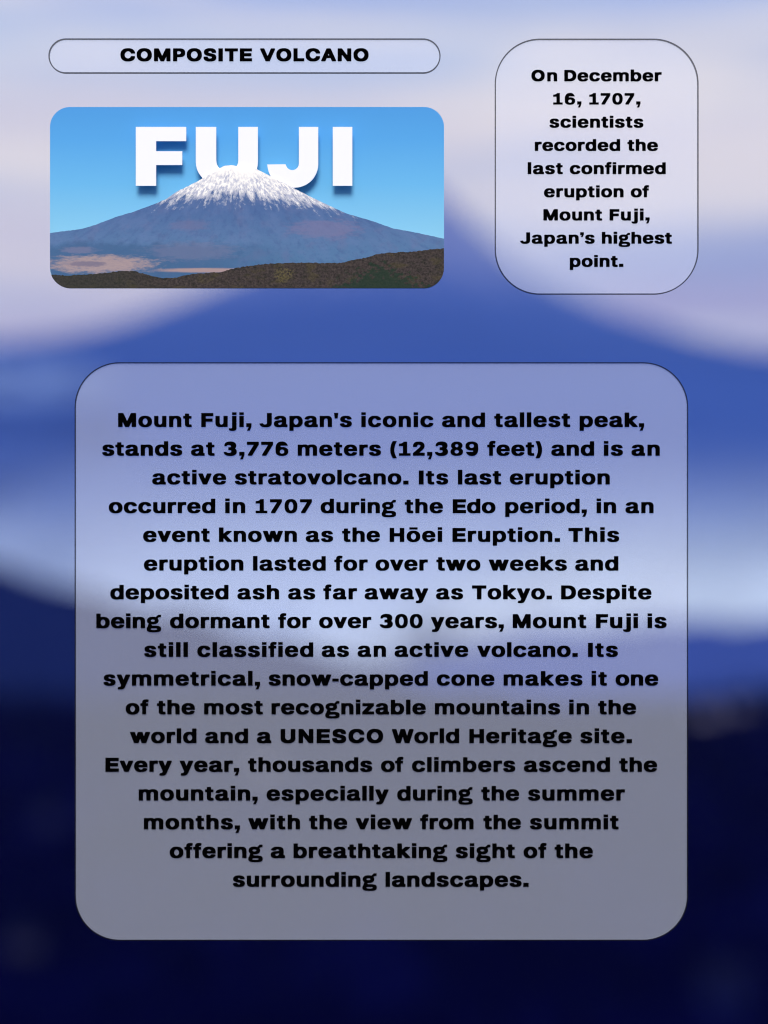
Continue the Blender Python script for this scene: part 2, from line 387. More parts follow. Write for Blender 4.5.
FONT_DATA = r'''{"(":{"w":6.5,"l":0.5,"r":0.5,"c":[[73,-51,121,-50,128,-48,130,-45,130,-39,113,-5,94,45,86,80,83,100,83,130,85,147,95,196,108,237,118,261,130,284,129,291,121,295,57,295,48,290,32,261,22,237,9,193,2,152,0,134,1,87,6,56,17,20,26,-3,49,-46,57,-50]]},")":{"w":6.54,"l":0.5,"r":0.5,"c":[[25,-51,73,-50,82,-45,92,-29,110,10,121,41,128,76,131,105,130,140,127,167,120,199,108,236,99,259,82,290,80,292,73,295,9,295,2,292,0,290,0,285,18,247,32,210,40,178,47,136,47,95,39,55,22,5,0,-40,1,-46,5,-49]]},"0":{"w":12.92,"l":0.65,"r":0.65,"c":[[119,-3,152,-2,175,2,201,12,215,22,231,39,245,64,252,83,257,108,258,126,258,155,257,174,252,199,239,230,227,248,211,262,188,276,161,283,142,285,97,283,70,276,50,264,32,249,19,230,8,205,2,175,0,158,0,124,2,107,11,70,23,45,30,35,44,22,57,12,83,2,99,-2],[126,55,115,60,108,65,98,76,92,89,87,104,84,118,83,156,88,181,97,203,103,212,113,221,122,226,130,228,136,226,149,218,156,211,165,197,173,170,175,155,175,127,170,98,165,85,160,76,154,69,144,60,135,56]]},"1":{"w":11.71,"l":0.8,"r":0.7,"c":[[0,0,234,0,234,52,166,52,165,283,96,283,80,264,55,252,45,249,1,242,0,241,0,194,80,194,80,52,0,52]]},"2":{"w":11.96,"l":0.65,"r":0.65,"c":[[24,0,215,0,230,1,237,5,239,13,239,51,238,56,235,62,230,63,215,64,134,65,181,105,211,135,224,153,232,173,235,189,235,208,230,231,219,250,206,262,198,268,181,277,153,284,130,286,85,284,59,278,41,269,30,262,13,243,5,225,2,210,2,183,6,178,10,176,60,175,78,177,83,183,85,196,91,207,104,218,116,222,127,220,138,215,148,206,152,198,148,189,142,180,122,159,2,55,0,47,1,8,6,2]]},"3":{"w":13.21,"l":0.8,"r":0.8,"c":[[114,-5,150,-5,169,-3,197,2,213,8,231,18,248,34,258,48,262,63,264,90,259,112,248,131,230,146,244,163,252,184,254,210,250,231,239,250,225,264,204,276,180,283,155,287,112,287,89,283,66,277,50,268,32,255,22,240,15,220,15,192,60,192,62,200,71,208,81,212,96,214,119,213,131,210,140,205,148,195,148,189,145,180,135,172,105,172,104,170,94,170,94,112,141,112,144,110,152,101,154,94,152,80,144,70,133,64,125,62,114,60,95,60,73,65,61,72,57,78,0,78,2,59,9,43,15,35,30,20,53,8,67,2,90,-2]]},"6":{"w":12.83,"l":0.8,"r":0.8,"c":[[113,-5,147,-5,170,-2,199,5,216,13,231,24,242,36,252,55,257,72,257,100,254,110,256,130,246,130,241,138,222,155,200,167,172,174,152,177,104,176,105,202,248,202,243,216,233,235,223,249,213,259,197,271,184,278,159,285,146,287,103,286,76,279,54,268,34,250,19,230,7,200,2,175,0,158,0,124,3,100,3,72,8,55,14,41,21,32,34,20,57,7,81,-1],[125,45,116,47,105,52,95,60,88,75,89,95,97,110,104,116,112,120,129,123,147,122,161,115,172,102,176,91,175,73,168,60,158,51,145,46]]},"7":{"w":12.04,"l":0.65,"r":0.65,"c":[[45,0,99,1,107,6,240,224,241,270,240,275,236,280,232,282,217,282,24,282,9,282,2,278,0,270,0,231,2,223,6,220,24,218,138,218,22,30,21,13,23,5,30,1]]},"8":{"w":12.67,"l":0.65,"r":0.65,"c":[[113,-3,140,-3,172,0,195,7,215,16,225,23,242,40,248,53,252,67,253,87,248,108,243,118,233,131,224,140,212,147,229,164,238,179,240,186,242,195,242,215,238,230,229,245,213,262,195,272,166,282,130,285,110,284,86,282,64,275,43,264,27,250,16,232,12,219,11,195,15,179,26,160,41,147,28,139,15,126,4,107,0,90,0,70,5,52,16,35,25,25,40,15,67,3,85,-1],[122,48,105,53,95,60,86,72,84,85,88,97,100,109,114,117,129,119,148,112,161,102,168,90,168,78,164,67,158,60,150,54,135,49],[126,170,113,174,105,180,97,190,94,202,98,216,106,225,115,230,126,233,136,231,145,226,156,214,158,204,158,195,152,185,142,176]]},"9":{"w":12.83,"l":0.8,"r":0.8,"c":[[115,-5,143,-5,162,-2,184,4,204,15,220,29,235,48,246,70,253,95,257,121,257,160,253,183,253,211,248,230,238,247,221,263,200,275,177,282,149,287,105,287,80,283,60,278,39,268,27,259,18,250,8,236,2,218,0,208,0,184,2,173,1,152,11,152,19,140,33,128,52,118,65,112,99,106,152,105,152,80,8,80,16,60,27,42,32,35,50,18,60,11,78,2,92,-2],[116,159,105,162,97,166,85,179,81,192,81,205,83,214,88,222,95,228,103,233,115,237,135,237,145,234,157,227,163,220,167,213,169,200,167,183,162,175,154,167,146,162,134,159]]},"A":{"w":16.29,"l":0.1,"r":0.1,"c":[[27,0,68,0,82,1,90,3,95,9,98,14,122,70,204,70,231,9,236,3,240,2,258,0,313,1,320,3,325,8,326,23,215,266,212,273,206,278,199,281,185,282,140,282,122,280,118,278,113,274,0,23,0,10,5,3,13,1],[148,129,162,164,178,130]]},"C":{"w":15.88,"l":0.7,"r":0.6,"c":[[154,-3,195,-2,215,0,243,8,266,18,281,28,299,46,307,57,317,80,318,105,316,109,310,112,290,114,235,113,226,108,219,92,213,85,202,75,190,68,180,65,164,62,144,68,125,78,111,91,101,106,97,117,92,139,94,155,101,176,111,191,122,202,133,210,151,218,168,220,183,217,195,212,205,206,214,197,221,188,226,175,235,169,308,169,316,174,318,177,318,199,312,215,299,236,287,249,268,263,250,272,230,279,195,285,154,286,115,282,84,273,65,264,53,257,29,235,18,218,9,201,5,189,2,174,0,151,2,109,9,81,15,69,25,53,35,41,50,28,80,11,98,4,115,0]]},"D":{"w":14.92,"l":1.1,"r":0.7,"c":[[27,0,138,0,166,2,189,5,217,13,240,24,256,36,272,51,280,63,288,77,296,103,298,122,298,161,296,180,290,200,276,226,257,247,238,260,219,269,191,278,170,281,10,282,2,277,0,274,0,9,4,3,10,1],[93,64,92,218,135,218,154,213,170,206,184,196,191,188,200,172,203,162,207,140,203,121,198,105,192,96,181,85,168,76,157,71,126,64]]},"E":{"w":13.38,"l":1.1,"r":0.6,"c":[[27,0,240,0,265,1,267,2,268,64,265,67,98,68,98,109,227,109,251,110,253,111,254,173,253,175,227,177,98,177,98,215,263,217,266,220,266,279,265,281,3,282,1,280,0,4,3,1]]},"F":{"w":12.08,"l":1.1,"r":0.4,"c":[[27,0,65,0,90,1,92,2,93,106,200,106,225,107,227,108,228,169,226,171,200,172,93,172,92,215,239,217,242,220,242,279,240,281,3,282,1,280,0,4,3,1]]},"H":{"w":14.75,"l":1.1,"r":1.1,"c":[[27,0,65,0,90,1,92,2,93,111,202,111,203,2,205,1,230,0,268,0,292,1,294,2,295,279,294,281,205,282,203,280,202,178,93,178,92,280,90,282,3,282,1,280,0,4,3,1]]},"I":{"w":4.92,"l":1.1,"r":1.1,"c":[[0,0,98,0,98,282,0,281]]},"J":{"w":12.33,"l":0.2,"r":1.1,"c":[[103,-5,154,-4,175,-1,191,4,207,12,218,19,229,30,238,43,243,58,247,78,246,282,148,281,149,77,145,69,137,61,131,58,119,54,99,54,90,56,83,59,74,66,68,79,0,72,2,56,8,42,18,29,33,15,48,7,61,2,85,-3]]},"L":{"w":11.83,"l":1.1,"r":0.2,"c":[[27,0,210,0,234,1,237,4,237,64,234,67,92,68,92,279,90,282,3,282,0,279,0,4,3,1]]},"M":{"w":18.04,"l":1.1,"r":1.1,"c":[[27,0,78,1,85,3,90,8,91,102,137,9,144,2,164,0,197,0,211,1,219,3,223,8,269,102,270,8,275,3,279,2,296,0,334,0,348,1,355,3,361,10,360,274,355,278,351,280,334,282,279,282,265,281,257,278,252,274,247,262,180,123,118,255,108,273,103,278,95,281,81,282,27,282,13,281,5,278,0,272,0,10,7,2]]},"N":{"w":14.96,"l":1.1,"r":1.1,"c":[[27,0,80,1,87,3,92,10,93,143,191,19,205,3,212,1,226,0,272,0,290,2,294,3,298,8,299,272,294,278,286,281,272,282,234,282,216,280,212,278,208,274,206,138,101,272,95,278,87,281,73,282,27,282,10,280,5,278,1,274,0,10,7,2]]},"O":{"w":16.5,"l":0.7,"r":0.7,"c":[[154,-3,195,-2,220,1,247,9,273,22,286,32,307,55,321,80,328,102,330,122,330,160,328,175,321,202,310,223,300,236,287,249,273,260,249,272,220,282,205,284,177,286,136,285,104,280,78,271,53,257,30,235,18,218,8,199,3,182,0,151,2,109,9,81,18,65,29,48,53,26,80,11,98,4,115,0],[164,62,149,66,135,72,122,80,111,91,104,100,98,115,94,127,92,144,94,155,99,172,111,191,122,202,135,211,149,217,167,220,182,217,195,212,210,202,219,192,228,179,233,167,238,149,238,134,233,115,228,104,219,90,210,81,200,74,189,68,175,64]]},"P":{"w":13.29,"l":1.1,"r":0.4,"c":[[27,0,83,1,91,5,92,9,93,90,150,90,190,94,207,99,226,108,237,116,249,128,260,146,265,162,266,205,261,225,255,236,249,245,237,257,225,265,209,272,190,278,165,282,10,282,2,277,0,274,0,9,4,3,10,1],[93,154,93,218,134,218,143,217,158,210,169,198,172,188,171,179,165,169,155,161,149,158,135,154]]},"S":{"w":13.96,"l":0.6,"r":0.6,"c":[[125,-4,182,-2,202,1,225,8,242,17,254,25,267,39,278,60,279,70,279,101,278,110,268,130,255,142,231,156,206,165,145,178,120,186,109,192,102,199,105,205,113,212,123,218,140,222,156,218,170,212,179,202,184,188,192,183,247,182,265,183,270,186,274,191,274,217,271,229,262,244,250,257,239,265,226,272,206,279,172,285,130,286,96,283,75,278,59,272,35,258,21,245,15,235,10,223,8,215,9,177,18,157,33,142,59,128,80,121,140,108,166,100,180,92,185,87,186,85,183,80,170,69,149,62,136,61,119,65,105,72,98,81,92,97,85,102,10,102,2,97,0,94,0,71,2,60,11,42,27,24,47,12,71,2,97,-2]]},"T":{"w":14.42,"l":0.4,"r":0.4,"c":[[125,0,164,0,188,1,190,2,191,215,261,216,287,218,288,220,288,279,287,281,3,282,1,280,0,220,1,218,27,216,98,215,98,4,101,1]]},"U":{"w":14.79,"l":1,"r":1,"c":[[139,-4,186,-2,210,2,226,7,248,17,260,24,277,40,283,50,293,72,296,89,296,274,292,279,286,282,230,282,212,282,204,277,202,274,202,105,201,98,192,83,183,74,170,67,150,62,134,64,114,73,100,87,94,100,92,108,92,274,91,277,83,282,65,282,10,282,2,277,0,274,0,85,5,64,18,42,33,27,46,18,67,8,89,1,110,-2]]},"V":{"w":16.29,"l":0.1,"r":0.1,"c":[[141,0,200,1,208,3,212,8,326,259,326,272,320,278,313,281,299,282,244,281,236,278,231,273,164,117,98,267,94,274,90,278,82,281,68,282,27,282,10,280,5,278,1,274,0,259,2,255,115,8,120,3,124,2]]},"W":{"w":21.58,"l":0.1,"r":0.1,"c":[[107,0,165,1,172,3,177,8,215,129,253,11,260,3,267,1,281,0,324,0,338,1,345,3,352,10,432,258,431,274,426,278,422,280,405,282,367,282,353,281,345,278,339,271,302,148,263,273,258,278,250,281,195,282,175,279,168,274,167,270,129,149,91,273,85,278,78,281,27,282,13,281,5,278,0,272,0,256,79,10,87,2]]},"a":{"w":13.67,"l":0.55,"r":0.35,"c":[[108,-5,148,-2,165,2,168,1,185,0,258,-2,273,3,273,52,248,60,248,159,245,173,238,188,234,194,220,208,202,217,180,223,144,227,99,226,77,222,51,214,32,203,18,190,7,172,7,162,9,159,50,148,69,148,89,149,105,167,118,174,130,178,136,177,146,172,157,162,160,153,160,147,155,143,70,133,52,129,32,122,19,113,9,104,2,89,0,80,0,55,2,47,8,32,20,18,35,8,55,1,75,-3],[114,45,100,50,92,56,88,65,88,69,90,75,98,82,110,87,130,91,160,94,161,85,159,77,151,63,142,55,134,50,122,46]]},"b":{"w":13.42,"l":1.05,"r":0.55,"c":[[127,-4,169,-3,185,-1,201,4,226,18,247,37,260,60,268,86,268,130,266,145,261,161,248,184,232,201,216,212,200,219,176,225,154,227,108,226,87,221,87,286,84,290,80,292,63,292,24,292,5,291,0,286,0,6,3,2,7,1,62,0,79,1,85,3,99,-2],[130,49,120,52,112,58,98,73,92,85,88,96,87,118,91,137,101,155,115,168,125,172,135,174,150,169,162,160,168,154,178,134,181,117,181,106,175,83,167,69,151,55,140,50]]},"c":{"w":13.12,"l":0.55,"r":0.55,"c":[[124,-4,175,-2,191,1,209,7,225,15,238,24,252,39,261,55,262,60,262,72,260,77,218,86,200,87,184,86,180,84,172,70,162,60,150,53,140,50,135,50,125,52,111,61,99,74,91,90,88,107,88,115,92,136,98,146,105,156,120,168,127,171,140,172,156,167,168,157,173,150,177,142,183,138,217,138,254,146,260,150,261,166,255,179,249,187,232,203,225,208,203,218,181,224,153,227,105,226,79,221,53,210,38,200,19,180,7,157,0,128,0,95,7,65,18,45,23,37,40,21,65,7,94,-2]]},"d":{"w":13.42,"l":0.55,"r":1.05,"c":[[116,-4,159,-3,176,0,184,3,190,1,245,0,261,1,268,5,268,286,265,290,261,292,245,292,205,292,186,291,182,286,181,221,166,225,144,227,99,226,80,222,65,218,43,206,25,190,14,175,3,149,0,129,1,87,4,71,12,53,22,36,38,21,51,12,70,3,84,-1],[131,49,124,52,111,59,102,69,97,76,89,97,88,117,92,136,101,154,111,164,120,170,136,174,145,172,159,164,168,155,173,147,180,129,182,105,176,82,168,68,159,59,151,54,139,49]]},"e":{"w":13.46,"l":0.55,"r":0.55,"c":[[125,-4,180,-2,213,6,229,13,241,22,255,35,264,51,265,63,262,67,258,68,222,76,185,76,178,72,174,64,165,55,154,48,140,45,127,48,113,56,102,65,94,79,91,91,245,91,262,92,268,95,268,138,263,159,255,176,247,188,235,199,221,209,204,218,180,224,150,227,105,226,79,221,56,212,34,196,22,184,15,173,5,151,0,126,1,88,8,64,22,40,39,22,62,8,90,-1],[93,139,92,141,96,149,101,156,110,165,120,172,133,177,140,177,147,174,160,167,172,153,178,140]]},"f":{"w":8.33,"l":0.2,"r":0.1,"c":[[61,0,108,1,112,2,116,7,116,168,152,169,156,171,160,175,159,218,152,222,116,223,116,230,119,240,122,242,151,242,159,248,167,272,167,290,162,295,153,298,129,301,90,300,67,292,57,286,50,279,41,264,38,248,38,224,8,222,4,221,0,216,1,174,8,169,38,168,38,7,41,2,45,1]]},"h":{"w":12.33,"l":1.05,"r":1.05,"c":[[24,0,80,1,86,5,87,125,88,140,92,151,104,164,115,171,124,173,133,172,146,165,155,155,159,143,161,5,167,1,223,0,240,1,244,2,247,6,247,155,243,172,237,187,232,195,219,208,201,218,184,223,170,226,125,227,103,225,87,221,87,286,84,290,80,292,7,292,3,290,0,286,0,6,3,2,7,1]]},"k":{"w":13.12,"l":1.05,"r":0.2,"c":[[27,0,82,1,90,3,93,7,94,73,164,2,185,0,235,0,251,1,259,3,262,7,262,19,157,125,250,202,255,207,255,217,251,221,244,223,179,224,160,222,152,218,94,170,93,285,85,291,66,292,11,292,4,289,0,285,0,7,8,2]]},"m":{"w":19.42,"l":1.05,"r":1.05,"c":[[22,0,79,1,85,5,86,141,91,155,97,162,105,168,120,174,132,172,143,165,148,158,152,148,152,5,155,2,174,0,215,0,230,1,237,5,238,145,243,159,250,166,259,171,269,174,280,172,295,165,298,160,302,150,303,5,310,1,325,0,366,0,385,2,388,5,388,162,386,175,380,189,376,195,355,213,331,223,315,227,270,228,248,226,224,219,205,209,189,220,165,227,107,227,95,224,84,220,78,223,62,224,22,224,4,222,0,219,0,5,6,1]]},"n":{"w":12.33,"l":1.05,"r":1.05,"c":[[24,0,80,1,86,5,87,125,88,140,92,151,104,164,115,171,124,173,133,172,146,165,155,155,159,143,161,5,167,1,184,0,223,0,240,1,244,2,247,6,247,155,242,175,237,187,231,195,216,209,201,218,187,222,170,226,109,226,98,224,85,220,79,223,62,224,24,224,7,223,3,222,0,218,0,6,3,2,7,1]]},"o":{"w":13.71,"l":0.55,"r":0.55,"c":[[123,-4,175,-2,191,1,210,8,231,19,250,36,259,49,268,65,272,80,274,96,274,125,268,155,259,174,250,186,238,198,228,206,207,217,181,224,152,227,105,226,76,220,56,212,36,198,18,179,7,157,2,144,0,128,0,95,2,79,7,65,18,44,40,22,65,7,94,-2],[135,48,126,51,116,56,100,71,91,90,88,106,88,115,92,135,96,145,102,155,119,168,128,172,139,174,155,168,164,162,174,151,183,132,187,116,187,106,182,85,172,68,164,60,154,53,145,50]]},"p":{"w":13.42,"l":1.05,"r":0.55,"c":[[24,-76,80,-75,86,-71,87,2,99,-2,127,-4,169,-3,185,-1,201,4,219,12,235,24,249,40,260,60,267,81,268,94,268,136,262,157,253,176,245,188,228,204,216,212,200,219,170,226,108,226,94,223,85,220,79,223,24,224,7,223,1,220,0,-70,3,-73,7,-75],[130,49,120,52,112,58,98,73,92,85,88,96,87,118,91,137,101,155,115,168,125,172,135,174,150,169,162,160,168,154,178,134,181,117,181,106,175,83,167,69,151,55,140,50]]},"r":{"w":8.62,"l":1.05,"r":0.1,"c":[[24,0,79,1,85,5,87,8,87,127,89,141,92,147,100,155,118,163,125,165,145,163,165,164,171,168,172,171,172,218,169,223,160,226,120,227,98,225,84,221,78,223,24,224,8,223,2,220,0,216,0,8,5,2]]},"s":{"w":12.08,"l":0.55,"r":0.55,"c":[[105,-4,155,-3,175,0,192,5,211,14,223,22,232,32,239,46,242,57,241,83,235,97,224,110,202,122,185,128,130,139,113,144,107,148,99,157,101,165,108,172,120,178,126,178,133,174,142,165,150,153,156,150,195,150,227,156,235,159,237,161,237,173,226,193,213,206,192,218,174,223,157,226,109,227,73,223,51,217,29,204,17,192,10,180,7,167,8,142,14,126,26,113,47,102,64,96,134,81,142,76,148,70,148,64,143,56,132,48,120,45,110,48,103,52,92,63,88,74,82,77,43,77,10,71,1,67,0,53,2,45,12,30,25,17,44,7,64,0,85,-3]]},"t":{"w":8.71,"l":0.2,"r":0.45,"c":[[123,-2,161,0,170,3,174,8,174,25,168,50,160,55,126,55,123,58,121,65,121,168,161,169,165,171,169,175,169,216,165,221,161,222,121,223,121,264,115,269,97,271,44,270,40,268,36,264,36,224,8,222,4,221,0,216,1,174,8,169,36,168,36,50,38,40,45,25,57,12,64,8,88,0]]},"u":{"w":12.33,"l":1.05,"r":1.05,"c":[[96,-2,137,-2,152,1,161,4,169,1,223,0,240,1,246,5,247,218,244,222,240,223,223,224,184,224,167,223,161,220,159,86,156,75,147,63,140,58,123,51,110,53,102,58,93,68,88,80,87,95,86,220,80,223,63,224,7,223,1,220,0,75,2,60,7,45,16,30,29,17,36,12,50,5,64,1]]},"v":{"w":13.33,"l":0.2,"r":0.2,"c":[[115,0,168,1,175,3,180,8,267,206,267,217,263,221,255,223,240,224,185,223,177,221,172,215,134,122,132,124,95,215,90,221,82,223,27,224,8,222,0,217,0,206,87,8,91,3,95,2]]},"w":{"w":20.0,"l":0.2,"r":0.2,"c":[[103,0,144,0,160,1,167,3,171,7,200,88,229,7,233,3,240,1,256,0,296,0,312,1,320,3,325,10,399,205,400,217,392,222,373,224,330,224,315,223,307,221,302,213,275,138,249,216,245,221,237,223,221,224,180,224,160,222,156,221,151,215,125,138,97,217,93,221,85,223,70,224,27,224,11,223,4,221,0,217,0,207,2,202,76,7,84,2]]},"y":{"w":13.33,"l":0.2,"r":0.2,"c":[[59,-77,97,-76,119,-71,139,-60,148,-51,158,-39,170,-15,267,206,267,217,263,221,255,223,240,224,185,223,177,221,171,212,134,122,132,124,95,215,90,221,82,223,27,224,8,222,0,217,0,206,85,12,79,-5,70,-21,66,-23,37,-23,30,-26,26,-30,18,-54,18,-67,22,-71,37,-75]]},"z":{"w":12.08,"l":0.5,"r":0.5,"c":[[24,0,218,0,234,1,241,5,242,51,241,54,236,58,218,59,124,60,237,175,238,216,234,222,230,223,214,224,28,224,12,223,5,219,4,173,5,170,10,167,28,165,116,165,1,49,1,5,8,1]]},"l":{"w":4.5,"l":1.05,"r":1.05,"c":[[0,0,90,0,90,296,0,295]]},"i":{"w":4.5,"l":1.05,"r":1.05,"c":[[0,0,90,0,90,224,0,224],[0,242,90,242,90,295,0,296]]},"j":{"w":7.71,"l":-0.6,"r":1.05,"c":[[63,-78,95,-78,120,-72,132,-65,142,-56,152,-37,154,-22,154,224,64,224,64,9,61,8,64,6,64,-18,58,-22,45,-24,30,-24,20,-22,0,-22,0,-53,9,-62,15,-67,32,-74],[65,242,154,242,154,295,65,296]]},".":{"w":5.42,"l":0.9,"r":0.9,"c":[[0,0,108,0,108,78,0,78]]},",":{"w":5.29,"l":0.7,"r":0.8,"c":[[13,-72,74,-71,106,17,105,78,0,78,0,0,50,0]]},"’":{"w":4.58,"l":0.4,"r":0.4,"c":[[13,164,64,164,65,165,92,227,91,284,0,284,0,212,39,211]]},"'":{"w":4.42,"l":0.5,"r":0.5,"c":[[16,172,71,172,72,173,88,284,0,284]]},"-":{"w":6.42,"l":0.6,"r":0.6,"c":[[0,82,128,82,128,141,0,142]]},"ō":{"w":13.71,"l":0.55,"r":0.55,"c":[[123,-4,175,-2,191,1,210,8,231,19,250,36,259,49,268,65,272,80,274,96,274,125,268,155,259,174,250,186,238,198,228,206,207,217,181,224,152,227,105,226,76,220,56,212,36,198,18,179,7,157,2,144,0,128,0,95,2,79,7,65,18,44,40,22,65,7,94,-2],[135,48,126,51,116,56,100,71,91,90,88,106,88,115,92,135,96,145,102,155,119,168,128,172,139,174,155,168,164,162,174,151,183,132,187,116,187,106,182,85,172,68,164,60,154,53,145,50],[54,248,220,248,221,294,54,294]]},"g":{"w":14.42,"l":0.55,"r":0.3,"c":[[102,-81,186,-81,228,-77,243,-73,265,-64,270,-61,282,-49,287,-37,288,-26,288,3,285,12,280,21,265,34,243,43,210,49,186,51,113,51,96,72,98,76,137,75,174,81,202,92,221,107,233,125,238,145,238,159,234,176,229,186,221,197,237,212,284,220,284,268,229,268,181,221,158,227,134,229,99,228,65,222,49,215,34,206,20,193,14,185,10,176,7,164,6,148,8,133,15,118,19,112,31,100,42,92,22,51,20,32,8,21,2,7,0,-4,0,-26,2,-37,8,-51,18,-61,31,-68,60,-77],[120,-36,95,-32,85,-28,81,-24,80,-16,82,-13,90,-8,98,-5,133,-2,181,-3,199,-8,204,-10,208,-16,208,-24,203,-28,193,-32,169,-36],[117,132,103,133,95,136,86,144,84,148,84,156,86,160,91,166,98,169,109,172,135,172,150,168,158,160,160,156,160,147,157,141,152,138,137,132]]}}'''
TEXT = {"big":[[427.05,1.0,[["Mount",118.1,191.8],["Fuji,",201.2,251.5],["Japan's",259.5,351.9],["iconic",361.3,433.4],["and",442.0,485.1],["tallest",494.2,570.3],["peak,",579.6,644.2]]],[455.78,1.0,[["stands",102.2,182.2],["at",191.0,214.7],["3,776",223.6,288.3],["meters",297.7,381.0],["(12,389",390.2,478.3],["feet)",487.2,542.1],["and",551.3,594.2],["is",603.9,622.9],["an",631.5,659.8]]],[484.51,1.0,[["active",152.2,226.2],["stratovolcano.",234.8,408.6],["Its",418.8,448.2],["last",457.9,501.3],["eruption",509.8,609.8]]],[513.24,1.0,[["occurred",108.8,215.3],["in",225.2,245.2],["1707",255.6,312.0],["during",320.6,396.1],["the",404.7,443.0],["Edo",452.7,495.5],["period,",505.2,586.9],["in",596.6,616.1],["an",625.5,653.6]]],[541.97,1.0,[["event",143.1,209.8],["known",218.9,296.9],["as",305.8,333.1],["the",342.0,380.0],["Hōei",389.6,442.2],["Eruption.",452.4,560.1],["This",568.4,619.2]]],[570.7,1.0,[["eruption",143.9,243.4],["lasted",253.0,325.8],["for",334.2,367.8],["over",375.6,427.9],["two",436.3,480.4],["weeks",488.8,566.9],["and",575.2,618.4]]],[599.43,1.0,[["deposited",110.3,228.5],["ash",237.4,279.1],["as",288.1,315.2],["far",323.2,357.1],["away",364.6,428.2],["as",436.0,463.1],["Tokyo.",472.0,552.0],["Despite",561.1,651.5]]],[628.16,1.0,[["being",96.3,161.1],["dormant",170.0,269.7],["for",278.0,311.0],["over",319.1,371.4],["300",379.7,422.7],["years,",431.0,503.9],["Mount",512.7,586.4],["Fuji",596.0,638.0],["is",647.6,666.6]]],[656.89,1.0,[["still",144.2,187.9],["classified",197.3,313.3],["as",321.7,349.0],["an",357.6,386.0],["active",394.6,468.3],["volcano.",477.3,577.8],["Its",588.0,617.9]]],[685.62,1.0,[["symmetrical,",103.5,260.1],["snow-capped",268.6,427.9],["cone",436.8,494.5],["makes",503.6,582.5],["it",591.6,607.0],["one",615.6,658.3]]],[714.35,1.0,[["of",125.7,148.6],["the",156.9,194.9],["most",204.1,262.9],["recognizable",271.5,425.8],["mountains",434.9,560.1],["in",569.2,589.0],["the",598.1,636.1]]],[743.08,1.0,[["world",130.1,196.5],["and",205.1,248.1],["a",256.9,271.3],["UNESCO",280.6,383.1],["World",392.0,459.2],["Heritage",469.3,571.8],["site.",580.4,632.0]]],[771.81,1.0,[["Every",105.4,171.8],["year,",179.8,239.2],["thousands",248.0,372.2],["of",381.0,403.4],["climbers",412.0,515.3],["ascend",523.9,610.1],["the",619.2,657.2]]],[800.54,1.0,[["mountain,",138.7,257.7],["especially",266.6,388.6],["during",397.2,472.7],["the",481.2,519.2],["summer",528.1,624.9]]],[829.27,1.0,[["months,",143.9,240.0],["with",248.3,300.0],["the",308.9,347.2],["view",355.8,412.0],["from",420.1,473.6],["the",483.3,521.0],["summit",529.9,618.7]]],[858.0,1.0,[["offering",169.7,262.7],["a",270.7,285.0],["breathtaking",293.5,447.4],["sight",455.8,515.0],["of",523.6,546.6],["the",554.6,592.9]]],[886.73,1.0,[["surrounding",232.8,376.8],["landscapes.",385.5,528.7]]]],"date":[[81.3,0.8087,[["On",531.4,557.2],["December",564.3,661.7]]],[104.5,0.8087,[["16,",553.2,581.5],["1707,",589.3,640.5]]],[127.7,0.8087,[["scientists",549.5,643.4]]],[150.9,0.8087,[["recorded",534.8,620.2],["the",627.4,658.0]]],[174.1,0.8087,[["last",527.7,562.9],["confirmed",569.8,665.8]]],[197.3,0.8087,[["eruption",544.0,623.6],["of",630.8,649.1]]],[220.5,0.8087,[["Mount",543.4,602.2],["Fuji,",609.6,649.7]]],[243.7,0.8087,[["Japan’s",520.2,594.7],["highest",601.9,672.0]]],[266.9,0.8087,[["point.",569.8,623.4]]]],"title":[[61.3,0.92,[["COMPOSITE",120.4,252.1],["VOLCANO",260.1,368.6]]]]}
# ------------------------------------------------------------------ lettering
FONT = json.loads(FONT_DATA)
_gm = {}
def glyph(ch):
    if ch not in _gm:
        loops = [[(c[i]/20, c[i+1]/20) for i in range(0, len(c), 2)] for c in FONT[ch]['c']]
        _gm[ch] = slab_arrays(loops, 1.0)
    return _gm[ch]
def text_line(name, baseline, s, words, mat, parent, y0, y1):
    """words: (text, left edge, right edge) in photograph pixels = millimetres"""
    V = []; F = []
    for wrd, a, bnd in words:
        pos = []; x = 0
        for i, ch in enumerate(wrd):
            if i: x += (FONT[wrd[i-1]]['r'] + FONT[ch]['l'])*s
            pos.append(x); x += FONT[ch]['w']*s
        ex = (bnd - a - x)/(len(wrd) - 1) if len(wrd) > 1 else 0
        fx = (bnd - a)/x if len(wrd) == 1 else 1
        for i, ch in enumerate(wrd):
            v, f = glyph(ch); o = len(V)
            for p in v:
                wx, wz = P(a + pos[i] + ex*i + p[0]*s*fx, baseline - p[1]*s)
                V.append((wx, (y0 + y1)/2 - p[2]*(y1 - y0), wz))
            F += [tuple(q + o for q in ff) for ff in f]
    o = mesh(name, V, F, mat, parent)
    o['label'] = 'black lettering reading "%s"' % ' '.join(t[0] for t in words)
    return o
ink = diffuse('black_ink', (.0008,.0008,.001), .9, .0)
m = bpy.data.materials.new('dark_rim'); m.use_nodes = True; n = NT(m.node_tree); n.n.clear()
tr = n.new('ShaderNodeBsdfTransparent'); df = n.new('ShaderNodeBsdfDiffuse'); df.inputs[0].default_value = (.012, .013, .02, 1)
mx = n.new('ShaderNodeMixShader'); mx.inputs[0].default_value = .56
n.l.new(tr.outputs[0], mx.inputs[1]); n.l.new(df.outputs[0], mx.inputs[2]); n.l.new(mx.outputs[0], n.new('ShaderNodeOutputMaterial').inputs[0])
rim_m = m

